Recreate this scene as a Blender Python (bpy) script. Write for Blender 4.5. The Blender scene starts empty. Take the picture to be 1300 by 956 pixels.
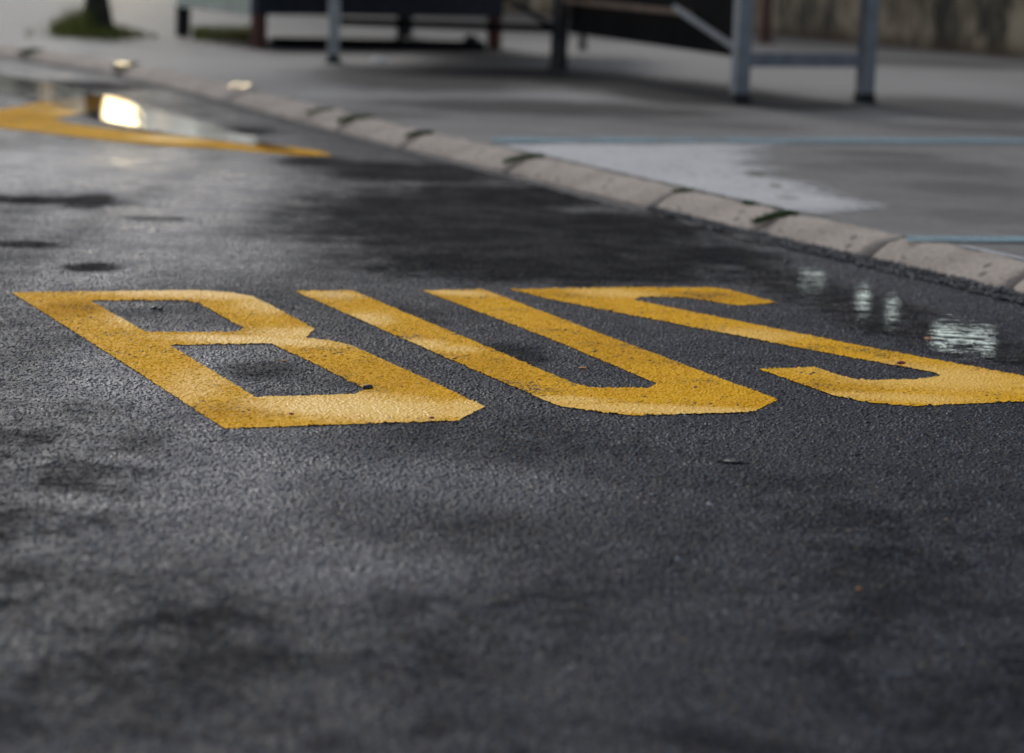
import bpy, bmesh, math, random
import numpy as np
from mathutils import Vector, Matrix, noise as mn

random.seed(7)
rng = np.random.default_rng(7)
sc = bpy.context.scene
C = sc.collection
R_ = math.radians

# ------------------------------------------------------------------ camera
FPX = 85 / 36 * 1300
ROLL = R_(2.2)
PITCH = math.atan((-1390 * math.sin(ROLL) + 558 * math.cos(ROLL)) / FPX)
H = 0.9
fw = Vector((0, math.cos(PITCH), -math.sin(PITCH)))
u0 = Vector((0, math.sin(PITCH), math.cos(PITCH)))
r0 = Vector((1, 0, 0))
CR = math.cos(ROLL) * r0 + math.sin(ROLL) * u0
CU = math.cos(ROLL) * u0 - math.sin(ROLL) * r0
CAM = Vector((0, 0, H))


def ray(x, y):
    return ((x - 650) * CR + (433 - y) * CU + FPX * fw).normalized()


def at(x, y, z=0.0):
    """point of the level z seen at photo pixel x, y"""
    d = ray(x, y)
    return CAM + d * ((z - H) / d.z)


def mirrored(x, y, dist):
    """point at horizontal distance dist whose mirror image in the road stands at pixel x, y"""
    d = ray(x, y)
    p = at(x, y)
    d = Vector((d.x, d.y, -d.z))
    return p + d * ((dist - p.y) / d.y)


cd = bpy.data.cameras.new("camera")
cam = bpy.data.objects.new("camera", cd)
C.objects.link(cam)
cam.matrix_world = Matrix(((CR.x, CU.x, -fw.x, 0), (CR.y, CU.y, -fw.y, 0), (CR.z, CU.z, -fw.z, H), (0, 0, 0, 1)))
cd.sensor_width = 36
cd.lens = 85
cd.shift_y = -45 / 1300
cd.clip_start = 0.05
cd.clip_end = 3000
cd.dof.use_dof = True
cd.dof.focus_distance = 4.95
cd.dof.aperture_fstop = 2.8
cd.dof.aperture_blades = 0
sc.camera = cam
sc.cycles.use_denoising = True

# ------------------------------------------------------------------ light
W = bpy.data.worlds.new("World")
sc.world = W
W.use_nodes = True
wn = W.node_tree
bg = wn.nodes["Background"]
sky = wn.nodes.new("ShaderNodeTexSky")
sky.sky_type = 'NISHITA'
sky.sun_disc = False
SUN_EL, SUN_AZ = R_(38), R_(-25)      # azimuth from +Y towards +X
sky.sun_elevation = SUN_EL
sky.sun_rotation = SUN_AZ
sky.dust_density = 1.5
sky.air_density = 1.0
hs = wn.nodes.new("ShaderNodeHueSaturation")
hs.inputs['Saturation'].default_value = 0.5
wn.links.new(sky.outputs[0], hs.inputs['Color'])
wn.links.new(hs.outputs[0], bg.inputs[0])
bg.inputs[1].default_value = 0.15
sd = bpy.data.lights.new("sun", 'SUN')
sd.energy = 1.2
sd.angle = R_(18)
sd.color = (1, 0.98, 0.95)
so = bpy.data.objects.new("sun", sd)
C.objects.link(so)
sv = Vector((math.sin(SUN_AZ) * math.cos(SUN_EL), math.cos(SUN_AZ) * math.cos(SUN_EL), math.sin(SUN_EL)))
so.rotation_euler = sv.to_track_quat('Z', 'Y').to_euler()
so.location = (0, 0, 20)
vs = sc.view_settings
vs.view_transform = 'Standard'
vs.look = 'None'
vs.exposure = 0.0
vs.gamma = 1
vs.use_curve_mapping = False


# ------------------------------------------------------------------ node helpers
class NT:
    def __init__(s, name):
        s.m = bpy.data.materials.new(name)
        s.m.use_nodes = True
        s.t = s.m.node_tree
        s.t.nodes.clear()
        s.out = s.t.nodes.new("ShaderNodeOutputMaterial")
        s.co = s.t.nodes.new("ShaderNodeTexCoord").outputs['Object']

    def n(s, typ, **kw):
        nd = s.t.nodes.new("ShaderNode" + typ)
        for k, v in kw.items():
            if hasattr(nd, k) and not k[0].isupper():
                setattr(nd, k, v)
            else:
                s.set(nd.inputs[k.replace('_', ' ')], v)
        return nd

    def set(s, sock, v):
        if isinstance(v, bpy.types.NodeSocket):
            s.t.links.new(v, sock)
        elif isinstance(v, (tuple, list)):
            v = tuple(v)
            if len(sock.default_value) == 4 and len(v) == 3:
                v = v + (1,)
            sock.default_value = v
        else:
            sock.default_value = v

    def math(s, op, a, b=None, c=None, clamp=False):
        nd = s.t.nodes.new("ShaderNodeMath")
        nd.operation = op
        nd.use_clamp = clamp
        for i, v in enumerate((a, b, c)):
            if v is not None:
                s.set(nd.inputs[i], v)
        return nd.outputs[0]

    def noise(s, scale, detail=3, rough=0.55, dist=0.0, vec=None, out='Fac'):
        nd = s.n("TexNoise", Scale=scale, Detail=detail, Roughness=rough, Distortion=dist)
        s.set(nd.inputs['Vector'], vec or s.co)
        return nd.outputs[out]

    def voro(s, scale, feature='F1', vec=None, out='Distance', rand=1.0):
        nd = s.t.nodes.new("ShaderNodeTexVoronoi")
        nd.feature = feature
        nd.inputs['Scale'].default_value = scale
        nd.inputs['Randomness'].default_value = rand
        s.set(nd.inputs['Vector'], vec or s.co)
        return nd.outputs[out]

    def rmp(s, v, a, b, c=0.0, d=1.0, smooth=True):
        nd = s.t.nodes.new("ShaderNodeMapRange")
        nd.interpolation_type = 'SMOOTHSTEP' if smooth else 'LINEAR'
        for i, q in enumerate((v, a, b, c, d)):
            s.set(nd.inputs[i], q)
        return nd.outputs[0]

    def mix(s, f, a, b, mode='MIX'):
        nd = s.t.nodes.new("ShaderNodeMix")
        nd.data_type = 'RGBA'
        nd.blend_type = mode
        s.set(nd.inputs[0], f)
        s.set(nd.inputs[6], a)
        s.set(nd.inputs[7], b)
        return nd.outputs[2]

    def mapped(s, loc=(0, 0, 0), rot=0.0, scale=(1, 1, 1)):
        nd = s.t.nodes.new("ShaderNodeMapping")
        nd.vector_type = 'TEXTURE'
        nd.inputs['Location'].default_value = loc
        nd.inputs['Rotation'].default_value = (0, 0, rot)
        nd.inputs['Scale'].default_value = scale
        s.set(nd.inputs['Vector'], s.co)
        return nd.outputs[0]

    def blobs(s, lst, soft=0.35, nz=None, amp=0.5):
        """union of ragged elliptical areas of the ground; lst: photo pixel centre and half sizes"""
        if nz is None:
            nz = s.noise(9, 5, 0.65)
        tot = None
        for it in lst:
            x, y, hw, hh = it[:4]
            st = it[4] if len(it) > 4 else 1.0
            z = it[5] if len(it) > 5 else 0.0
            c = at(x, y, z)
            rx = hw * c.y / FPX
            ry = abs(at(x, y - hh, z).y - at(x, y + hh, z).y) / 2
            v = s.mapped((c.x, c.y, 0), 0, (rx, ry, 1000))
            ln = s.t.nodes.new("ShaderNodeVectorMath")
            ln.operation = 'LENGTH'
            s.set(ln.inputs[0], v)
            d = s.math('ADD', ln.outputs['Value'], s.math('MULTIPLY', s.math('SUBTRACT', nz, 0.5), amp * 2))
            mk = s.rmp(d, 1 + soft, 1 - soft, 0, st)
            tot = mk if tot is None else s.math('MAXIMUM', tot, mk)
        return tot

    def bump(s, h, dist, strength=1.0, normal=None):
        nd = s.n("Bump", Strength=strength, Distance=dist, Height=h)
        if normal is not None:
            s.set(nd.inputs['Normal'], normal)
        return nd.outputs[0]

    def pbr(s, col, rough=0.6, normal=None, metal=0.0, spec=0.5, **kw):
        b = s.n("BsdfPrincipled")
        s.set(b.inputs['Base Color'], col)
        s.set(b.inputs['Roughness'], rough)
        s.set(b.inputs['Metallic'], metal)
        s.set(b.inputs['Specular IOR Level'], spec)
        if normal is not None:
            s.set(b.inputs['Normal'], normal)
        for k, v in kw.items():
            s.set(b.inputs[k], v)
        s.t.links.new(b.outputs[0], s.out.inputs[0])
        return b


# ------------------------------------------------------------------ materials
DARK_PATCH = [(60, 254, 105, 6), (30, 309, 60, 5), (115, 338, 42, 7), (110, 254, 40, 11), (195, 277, 45, 4, .7),
              (690, 335, 270, 26, .85), (560, 268, 200, 32, .85), (520, 218, 130, 14, .95), (640, 248, 150, 16, .95), (770, 285, 150, 18, .95),  # mid-road patches also paint in the dark reflection of things beyond
              (650, 296, 310, 40, .85), (870, 322, 130, 16, .85), (400, 205, 60, 8, .9), (80, 108, 120, 7, .9), (300, 165, 60, 5, .9),
              (560, 400, 120, 12, .3), (640, 450, 60, 16, .6), (330, 470, 60, 14, .6), (930, 586, 24, 3, .8)]
DAMP = [(30, 620, 190, 130), (120, 800, 330, 110), (600, 760, 200, 130, .75), (1150, 740, 330, 190, .8), (640, 560, 200, 40, .5), (600, 960, 900, 60, .8)]
SHEEN = [(260, 250, 75, 80), (180, 215, 40, 50), (110, 210, 170, 30), (240, 320, 130, 30, .8), (560, 610, 200, 30, .5),
         (200, 470, 130, 60, .7), (250, 600, 190, 90, .6), (430, 730, 170, 50, .6)]


def relief(s):
    """height field of the stones in the asphalt, shared by road and paint"""
    warp = s.n("VectorMath", operation='ADD')
    s.set(warp.inputs[0], s.co)
    wv = s.n("VectorMath", operation='SCALE')
    s.set(wv.inputs[0], s.noise(60, 2, out='Color'))
    wv.inputs['Scale'].default_value = 0.008
    s.set(warp.inputs[1], wv.outputs[0])
    flat = s.n("VectorMath", operation='MULTIPLY')
    s.set(flat.inputs[0], warp.outputs[0])
    flat.inputs[1].default_value = (1, 1, 0)
    P = flat.outputs[0]
    SC = 125
    d1 = s.voro(SC, vec=P)
    c1 = s.voro(SC, vec=P, out='Color')
    sep = s.n("SeparateColor")
    s.set(sep.inputs[0], c1)
    r1, g1, b1 = sep.outputs
    d2 = s.voro(270, vec=P)
    dome = s.rmp(d1, 0.75, 0.15, 0, 1)
    h = s.math('MULTIPLY', dome, s.rmp(g1, 0, 1, 0.1, 1.0, smooth=False))
    h = s.math('ADD', h, s.math('MULTIPLY', d2, -0.3))
    h = s.math('ADD', h, s.math('MULTIPLY', s.noise(34, 5, 0.75, vec=P), 0.9))
    h = s.math('ADD', h, s.math('MULTIPLY', s.rmp(b1, 0.90, 0.97), -0.5))
    return P, d1, r1, g1, b1, d2, h


def displace(s, h, scale, mid):
    dn = s.n("Displacement", Midlevel=mid, Scale=scale)
    s.set(dn.inputs['Height'], h)
    s.t.links.new(dn.outputs[0], s.out.inputs['Displacement'])
    s.m.displacement_method = 'BOTH'


def asphalt():
    s = NT("wet_asphalt")
    P, d1, r1, g1, b1, d2, hgt = relief(s)
    nz9 = s.math('ADD', s.math('MULTIPLY', s.noise(7, 6, 0.72), 0.7), s.math('MULTIPLY', s.noise(31, 5, 0.75), 0.36))
    big = s.noise(1.3, 4, 0.6)
    mid = s.noise(6, 4, 0.6)
    dark = s.blobs(DARK_PATCH, 0.35, nz9, 1.1)
    dn_ = s.math('ADD', s.math('MULTIPLY', s.noise(4.2, 7, 0.72, 0.3), 0.75), s.math('MULTIPLY', s.noise(26, 5, 0.8), 0.25))
    damp = s.math('MULTIPLY', s.blobs(DAMP, 0.5, nz9, 0.8), s.rmp(dn_, 0.44, 0.56))
    dark = s.math('MAXIMUM', dark, s.math('MULTIPLY', damp, 0.68))
    sheen = s.blobs(SHEEN, 0.6, nz9, 0.4)
    # stone colours
    col = s.mix(s.rmp(r1, 0, 1, smooth=False), (0.004, 0.004, 0.0075), (0.020, 0.021, 0.036))
    col = s.mix(s.rmp(g1, 0.82, 0.90, 0, 1), col, (0.115, 0.14, 0.17))
    col = s.mix(s.rmp(b1, 0.965, 0.99), col, (0.20, 0.15, 0.09))
    col = s.mix(s.rmp(d1, 0.45, 0.75), col, (0.010, 0.010, 0.012))
    col = s.mix(s.rmp(big, 0.3, 0.7, 0, 0.35), col, (0.022, 0.022, 0.028))
    col = s.mix(s.math('MULTIPLY', dark, 0.8), col, (0.005, 0.005, 0.0055))
    col = s.mix(s.rmp(s.noise(240, 3, 0.8), 0.42, 0.62, 0.75, 0), col, (0.004, 0.004, 0.005))
    wetm = s.rmp(s.math('ADD', mid, s.math('MULTIPLY', big, 0.6)), 0.6, 1.0)
    ro = s.rmp(wetm, 0, 1, 0.55, 0.36)
    ro = s.math('SUBTRACT', ro, s.math('MULTIPLY', sheen, 0.10))
    ro = s.math('ADD', ro, s.math('MULTIPLY', dark, 0.30))
    ro = s.math('ADD', ro, s.math('MULTIPLY', s.math('SUBTRACT', r1, 0.5), 0.2), clamp=True)
    displace(s, hgt, 0.0036, 1.0)
    nrm = s.bump(s.noise(520, 2), 0.0006, 0.6)
    s.pbr(col, ro, nrm, spec=s.rmp(dark, 0, 1, s.math('ADD', 0.13, s.math('MULTIPLY', sheen, 0.36)), 0.03), **{'Specular Tint': (0.74, 0.78, 1.0, 1)})
    return s.m


def paint(name, pale, dirt, col_a=(0.80, 0.395, 0.0008), col_b=(0.94, 0.575, 0.10)):
    s = NT(name)
    P, d1, r1, g1, b1, d2, hgt = relief(s)
    nz9 = s.noise(11, 5, 0.65)
    mid = s.noise(7, 4, 0.6)
    pl = s.blobs(pale, 0.75, s.math('ADD', s.math('MULTIPLY', nz9, .7), s.math('MULTIPLY', s.noise(45, 4, .7), .3)), 0.9)
    dt = s.blobs(dirt, 0.5, nz9, 0.5)
    col = s.mix(s.rmp(mid, 0.3, 0.7), col_a, (0.86, 0.45, 0.0015))
    col = s.mix(s.math('MULTIPLY', dt, 0.55), col, (0.44, 0.19, 0.001))
    col = s.mix(pl, col, col_b)  # paler tone paints in the sky sheen on the smooth coat
    col = s.mix(s.rmp(s.noise(110, 4, 0.8), 0.42, 0.66, 0, s.rmp(pl, 0, 1, 0.45, 0.12)), col, (0.36, 0.155, 0.0005))
    # worn pits between the stones, fewer where the coat is thick
    wear = s.math('SUBTRACT', s.math('ADD', s.noise(5, 4, 0.6), s.math('MULTIPLY', s.noise(90, 3, 0.7), 0.55)), s.math('MULTIPLY', pl, 0.25))
    pit = s.math('MULTIPLY', s.rmp(wear, 0.78, 0.98), s.rmp(d1, 0.42, 0.60))
    pit = s.math('MAXIMUM', pit, s.math('MULTIPLY', s.rmp(r1, 0.955, 0.98), s.rmp(wear, 0.62, 0.82)))
    pit = s.math('MULTIPLY', pit, s.rmp(pl, 0, 1, 1, 0.25))
    col = s.mix(pit, col, (0.035, 0.033, 0.034))
    k = s.rmp(pl, 0, 1, 1.0, 0.55)
    hgt = s.math('ADD', s.math('MULTIPLY', s.math('SUBTRACT', hgt, 1.0), k), 1.0)
    displace(s, hgt, 0.0036, 1.0)
    nrm = s.bump(s.noise(520, 2), 0.0005, 0.5)
    ro = s.rmp(pl, 0, 1, 0.50, 0.36)
    ro = s.math('ADD', ro, s.math('MULTIPLY', dt, 0.15))
    s.pbr(col, ro, nrm, spec=s.rmp(pl, 0, 1, 0.05, 0.34))
    return s.m


def concrete(name, ca, cb, scale=1.0, blob_dark=(), blob_light=(), spots=True, bump=0.002, rough=0.75, dark_col=(0.024, 0.023, 0.022), moss=0.0):
    s = NT(name)
    a = s.noise(2.2 * scale, 5, 0.62)
    b = s.noise(38 * scale, 4, 0.7)
    f = s.noise(260 * scale, 3, 0.7)
    col = s.mix(s.rmp(a, 0.3, 0.7), ca, cb)
    col = s.mix(s.rmp(b, 0.35, 0.75, 0, 0.6), col, tuple(v * 0.45 for v in ca))
    col = s.mix(s.rmp(f, 0.35, 0.7, 0, 0.4), col, tuple(min(1, v * 1.35) for v in cb))
    if spots:
        sp = s.math('MULTIPLY', s.rmp(s.voro(9 * scale), 0.26, 0.12), s.rmp(s.noise(4.1, 4), 0.45, 0.55))
        col = s.mix(s.math('MULTIPLY', sp, 0.7), col, (0.05, 0.05, 0.045))
    if moss:
        col = s.mix(s.rmp(s.noise(16, 5, 0.7), 0.62, 0.72, 0, moss), col, (0.035, 0.05, 0.018))
    nz = s.noise(5, 5, 0.65)
    ro = rough
    if blob_light:
        col = s.mix(s.blobs(blob_light, 0.5, nz, 0.6), col, tuple(v * 1.55 for v in cb))
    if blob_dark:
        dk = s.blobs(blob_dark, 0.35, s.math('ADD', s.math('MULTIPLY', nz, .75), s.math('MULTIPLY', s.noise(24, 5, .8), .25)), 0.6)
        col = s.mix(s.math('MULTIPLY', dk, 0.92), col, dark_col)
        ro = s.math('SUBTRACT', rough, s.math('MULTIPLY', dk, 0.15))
    sp2 = s.rmp(s.noise(42 * scale, 6, 0.85), 0.57, 0.66, 0, 0.7)
    col = s.mix(sp2, col, (0.045, 0.041, 0.037))
    h = s.math('ADD', s.math('MULTIPLY', b, 1.0), s.math('MULTIPLY', f, 0.35))
    s.pbr(col, ro, s.bump(h, bump * 3, 0.8), spec=s.rmp(dk, 0, 1, 0.3, 0.08) if blob_dark else 0.3)
    return s.m


def simple(name, col, rough=0.5, metal=0.0, var=0.35, scale=8, bump=0.0008, rust=0.0, rust_col=(0.10, 0.035, 0.015), emit=None, spec=0.5):
    s = NT(name)
    a = s.noise(scale, 5, 0.65)
    c = s.mix(s.rmp(a, 0.3, 0.7, 0, 1), tuple(v * (1 - var) for v in col), tuple(min(1, v * (1 + var)) for v in col))
    ro = rough
    if rust:
        m = s.rmp(s.noise(scale * 0.7, 6, 0.75, 0.5), 0.62 - rust * 0.3, 0.72 - rust * 0.25)
        c = s.mix(m, c, rust_col)
        ro = s.rmp(m, 0, 1, rough, 0.9)
    kw = {'Specular IOR Level': spec}
    if emit:
        kw.update({'Emission Color': emit[0] + (1,), 'Emission Strength': emit[1]})
    s.pbr(c, ro, s.bump(s.noise(scale * 12, 3), bump, 0.7), metal=metal, **kw)
    return s.m


def leafmat(name, ca, cb):
    s = NT(name)
    a = s.noise(1.6, 3)
    b = s.noise(30, 2)
    c = s.mix(s.rmp(a, 0.35, 0.65), ca, cb)
    c = s.mix(s.rmp(b, 0.4, 0.7, 0, .5), c, tuple(v * 0.5 for v in ca))
    s.pbr(c, 0.55, None, spec=0.3)
    return s.m


def watermat(name, ripple, rscale, film, streak=(1, 1, 1), stones=0.0):
    s = NT(name)
    rp = s.noise(rscale, 3, 0.6, vec=s.mapped(scale=streak))
    nrm = s.bump(rp, ripple, 1.0)
    fr = s.n("Fresnel", IOR=1.33)
    s.set(fr.inputs['Normal'], nrm)
    gl = s.n("BsdfGlossy", Roughness=0.025)
    gl.inputs['Color'].default_value = (0.95, 0.95, 0.95, 1)
    s.set(gl.inputs['Normal'], nrm)
    tr = s.n("BsdfTransparent")
    tr.inputs['Color'].default_value = (0.85, 0.84, 0.78, 1)
    mx = s.n("MixShader")
    s.set(mx.inputs[0], fr.outputs[0])
    s.t.links.new(tr.outputs[0], mx.inputs[1])
    s.t.links.new(gl.outputs[0], mx.inputs[2])
    # where the film breaks up the stones stand dry
    at_edge = s.n("Attribute", attribute_name='edge').outputs['Fac']
    m = s.math('ADD', s.math('MULTIPLY', at_edge, 0.85), s.math('MULTIPLY', s.math('SUBTRACT', s.noise(film, 5, 0.7), 0.5), 1.5))
    if stones:
        m = s.math('SUBTRACT', m, s.math('MULTIPLY', s.rmp(s.voro(125), 0.5, 0.1), stones))
    m = s.math('SUBTRACT', m, s.math('MULTIPLY', s.rmp(s.noise(24, 6, 0.82, vec=s.mapped(scale=(2.2, 1, 1))), 0.45, 0.55), stones))
    m = s.rmp(m, 0.05, 0.5, 0, 0.9)
    dry = s.n("BsdfTransparent")
    m2 = s.n("MixShader")
    s.set(m2.inputs[0], m)
    s.t.links.new(dry.outputs[0], m2.inputs[1])
    s.t.links.new(mx.outputs[0], m2.inputs[2])
    s.t.links.new(m2.outputs[0], s.out.inputs[0])
    return s.m


M = {}
M['asphalt'] = asphalt()
M['paint_b'] = paint("yellow_paint_b",
                     [(455, 517, 120, 15), (590, 520, 40, 13, .7), (330, 432, 110, 6, .8), (250, 372, 150, 7, .7), (380, 424, 60, 8, .6),
                      (350, 385, 45, 12, .6), (180, 405, 45, 10, .5), (250, 490, 40, 25, .4)],
                     [(90, 392, 45, 12), (300, 520, 60, 14, .5), (460, 475, 90, 20, .4), (390, 398, 30, 10, .7)])
M['paint_u'] = paint("yellow_paint_u", [(465, 405, 34, 8, .6), (540, 437, 30, 7, .6), (582, 443, 26, 5, .6), (420, 374, 40, 5, .5), (720, 508, 60, 5, .6), (850, 520, 160, 6, .7), (585, 372, 40, 4, .6)],
                     [(620, 470, 60, 20, .5), (780, 440, 90, 25, .5), (560, 385, 40, 10, .6)])
M['paint_s'] = paint("yellow_paint_s", [(1180, 478, 130, 16, .65), (950, 425, 70, 8, .5), (780, 372, 60, 5, .5), (1150, 505, 90, 6, .6)],
                     [(700, 372, 40, 6, .6), (900, 376, 70, 7, .7), (1080, 490, 60, 12, .5)])
M['paint_far'] = paint("yellow_paint_zigzag", [(120, 140, 45, 8, .6), (220, 176, 50, 4, .7)], [(20, 150, 50, 10, .5), (150, 128, 20, 8, .7)])
PZ = 0.07
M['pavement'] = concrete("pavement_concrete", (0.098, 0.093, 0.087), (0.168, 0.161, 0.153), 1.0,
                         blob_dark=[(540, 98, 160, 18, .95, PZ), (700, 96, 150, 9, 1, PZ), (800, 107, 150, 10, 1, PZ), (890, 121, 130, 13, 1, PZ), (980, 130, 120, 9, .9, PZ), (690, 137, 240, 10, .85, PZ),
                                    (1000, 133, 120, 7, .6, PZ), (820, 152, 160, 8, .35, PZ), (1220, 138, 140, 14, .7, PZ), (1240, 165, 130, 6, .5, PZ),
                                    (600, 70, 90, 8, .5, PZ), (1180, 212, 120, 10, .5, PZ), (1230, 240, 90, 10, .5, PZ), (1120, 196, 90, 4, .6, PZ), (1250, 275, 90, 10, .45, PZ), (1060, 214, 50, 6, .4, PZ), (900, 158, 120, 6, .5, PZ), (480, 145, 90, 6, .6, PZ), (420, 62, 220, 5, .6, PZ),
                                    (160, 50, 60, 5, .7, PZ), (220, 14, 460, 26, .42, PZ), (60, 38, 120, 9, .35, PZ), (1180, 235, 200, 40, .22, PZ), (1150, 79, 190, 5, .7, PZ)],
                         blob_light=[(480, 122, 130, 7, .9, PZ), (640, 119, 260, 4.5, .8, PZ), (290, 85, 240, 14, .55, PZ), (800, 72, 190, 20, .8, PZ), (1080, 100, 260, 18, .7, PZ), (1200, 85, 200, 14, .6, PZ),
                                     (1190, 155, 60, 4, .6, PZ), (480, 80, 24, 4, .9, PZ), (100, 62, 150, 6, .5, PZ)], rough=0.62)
M['patch'] = concrete("pale_concrete", (0.37, 0.365, 0.365), (0.48, 0.475, 0.475), 1.0, moss=0.5, rough=0.65,
                      blob_dark=[(960, 222, 14, 3, .9, PZ), (985, 237, 8, 2.5, .9, PZ), (1000, 252, 16, 2, .7, PZ), (985, 265, 10, 3, .7, PZ)], dark_col=(0.10, 0.12, 0.08))


def feather(m):
    nt = m.node_tree
    out = next(n for n in nt.nodes if n.type == 'OUTPUT_MATERIAL')
    bsdf = next(n for n in nt.nodes if n.type == 'BSDF_PRINCIPLED')
    s = NT.__new__(NT)
    s.m, s.t, s.out = m, nt, out
    s.co = nt.nodes.new("ShaderNodeTexCoord").outputs['Object']
    e = s.n("Attribute", attribute_name='edge').outputs['Fac']
    v = s.mapped(scale=(2.2, 1, 1))
    f = s.math('ADD', e, s.math('MULTIPLY', s.math('SUBTRACT', s.noise(14, 6, 0.75, vec=v), 0.5), 1.8))
    t = s.n("BsdfTransparent")
    mx = s.n("MixShader")
    s.set(mx.inputs[0], s.rmp(f, 0.0, 0.75))
    nt.links.new(t.outputs[0], mx.inputs[1])
    nt.links.new(bsdf.outputs[0], mx.inputs[2])
    nt.links.new(mx.outputs[0], out.inputs[0])


M['mortar'] = concrete("pale_mortar", (0.33, 0.335, 0.35), (0.43, 0.435, 0.455), 1.0)
feather(M['patch'])
M['tar'] = simple("black_tar_shade", (0.016, 0.016, 0.018), 0.75, 0, 0.5, 30, bump=0.004)  # black also paints in the shade of the kerb's front face
M['wet'] = simple("wet_film", (0.03, 0.03, 0.03), 0.16, 0, 0.2, 5, bump=0.0)
M['kerb'] = concrete("kerb_concrete", (0.32, 0.265, 0.22), (0.53, 0.45, 0.385), 1.6, moss=0.6, bump=0.006, rough=0.8)
M['wallc'] = None
M['ground'] = concrete("ground_dirt", (0.10, 0.095, 0.085), (0.15, 0.14, 0.125), 0.3)
M['blue_grey'] = simple("blue_grey_painted_steel", (0.14, 0.155, 0.18), 0.42, 0.0, 0.2, 10, rust=0.12)
M['pale_grey'] = simple("pale_galvanised_steel", (0.24, 0.25, 0.26), 0.45, 0.2, 0.25, 10, rust=0.2)
M['dark_steel'] = simple("dark_painted_steel", (0.014, 0.015, 0.017), 0.6, 0, 0.3, 10, rust=0.1, spec=0.2)
M['navy'] = simple("navy_painted_steel", (0.020, 0.024, 0.036), 0.5, 0, 0.3, 10, spec=0.25)
M['mint'] = simple("pale_green_painted_steel", (0.30, 0.36, 0.32), 0.5, 0, 0.25, 12, rust=0.2)
M['rust'] = simple("rusty_steel", (0.085, 0.030, 0.022), 0.85, 0, 0.4, 14, bump=0.002)
M['panel'] = simple("black_sheet_panel", (0.005, 0.005, 0.0055), 0.95, 0, 0.4, 4, spec=0.08)
M['board'] = simple("brown_board", (0.11, 0.06, 0.035), 0.7, 0, 0.4, 6)
M['bark'] = simple("dark_bark", (0.022, 0.019, 0.016), 0.9, 0, 0.5, 14, bump=0.02)
M['leaf'] = leafmat("leaf_green", (0.035, 0.060, 0.018), (0.06, 0.10, 0.03))
M['leaf2'] = leafmat("dark_leaf_green", (0.018, 0.032, 0.012), (0.035, 0.055, 0.02))
M['grass'] = leafmat("grass_green", (0.12, 0.15, 0.02), (0.22, 0.20, 0.05))
M['moss'] = leafmat("moss_green", (0.035, 0.075, 0.010), (0.07, 0.13, 0.02))
M['gravel'] = simple("dark_grit", (0.045, 0.046, 0.055), 0.6, 0, 0.6, 60)
M['black'] = simple("black_debris", (0.010, 0.010, 0.010), 0.5, 0, 0.4, 30)
M['litter'] = simple("white_litter", (0.6, 0.6, 0.62), 0.6, 0, 0.1, 20)
M['dry_leaf'] = simple("orange_dry_leaf", (0.50, 0.22, 0.05), 0.6, 0, 0.3, 40)
M['red_leaf'] = simple("red_dry_bud", (0.22, 0.03, 0.015), 0.6, 0, 0.3, 40)
M['facade'] = simple("brown_grey_render", (0.19, 0.175, 0.145), 0.85, 0, 0.25, 1.5)
M['brick'] = simple("reddish_render", (0.16, 0.085, 0.07), 0.85, 0, 0.25, 2.5)
M['frame'] = simple("window_frame_grey", (0.2, 0.2, 0.2), 0.5)
M['roof'] = simple("dark_roof", (0.05, 0.035, 0.03), 0.8)
M['lit'] = simple("added_glow_glass", (0.6, 0.62, 0.6), 0.3, emit=((0.88, 1.0, 0.94), 2.4))  # added glow, stands for bright sky gaps mirrored in the puddle
M['glass'] = simple("dark_window_glass", (0.02, 0.022, 0.025), 0.08, 0, 0.1)
M['lamp'] = simple("lit_lamp_glass", (0.9, 0.8, 0.6), 0.3, emit=((1.0, 0.82, 0.50), 5))
M['lamp_added'] = simple("added_sheen_lamp_glass", (0.9, 0.8, 0.6), 0.3, emit=((1.0, 0.80, 0.46), 45))  # extra lamp, added to lay a warm sheen on the asphalt
M['lamp_dim'] = simple("lit_small_lamp_glass", (0.9, 0.7, 0.5), 0.3, emit=((1.0, 0.72, 0.44), 3.0))
M['blue_line'] = None


def wallmat():
    s = NT("stained_wall_concrete")
    v = s.mapped(scale=(0.30, 0.30, 1.3))
    st = s.noise(1.0, 6, 0.7, 0.3, vec=v)
    a = s.noise(3, 5, 0.6)
    col = s.mix(s.rmp(a, 0.35, 0.65), (0.17, 0.13, 0.085), (0.36, 0.29, 0.20))
    col = s.mix(s.rmp(st, 0.47, 0.60, 0, 0.93), col, (0.022, 0.020, 0.017))
    sx = s.n("SeparateXYZ")
    s.set(sx.inputs[0], s.co)
    z = s.math('ADD', sx.outputs[2], s.math('MULTIPLY', s.noise(5, 3), 0.2))
    col = s.mix(s.rmp(z, 0.34, 0.18, 0, 0.8), col, (0.055, 0.034, 0.018))
    s.pbr(col, 0.85, s.bump(s.noise(22, 4), 0.01, 0.7), spec=0.3)
    return s.m


M['wallc'] = wallmat()


def linemat():
    s = NT("faded_blue_paint")
    w = s.rmp(s.math('ADD', s.noise(3, 5, 0.7), s.math('MULTIPLY', s.noise(40, 3, .7), 0.5)), 1.02, 0.68, 0, 0.66)
    b = s.n("BsdfPrincipled")
    s.set(b.inputs['Base Color'], s.mix(s.rmp(s.noise(5, 3), .3, .7), (0.10, 0.24, 0.30), (0.17, 0.33, 0.40)))
    b.inputs['Roughness'].default_value = 0.7
    t = s.n("BsdfTransparent")
    mx = s.n("MixShader")
    s.set(mx.inputs[0], w)
    s.t.links.new(t.outputs[0], mx.inputs[1])
    s.t.links.new(b.outputs[0], mx.inputs[2])
    s.t.links.new(mx.outputs[0], s.out.inputs[0])
    return s.m


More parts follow.
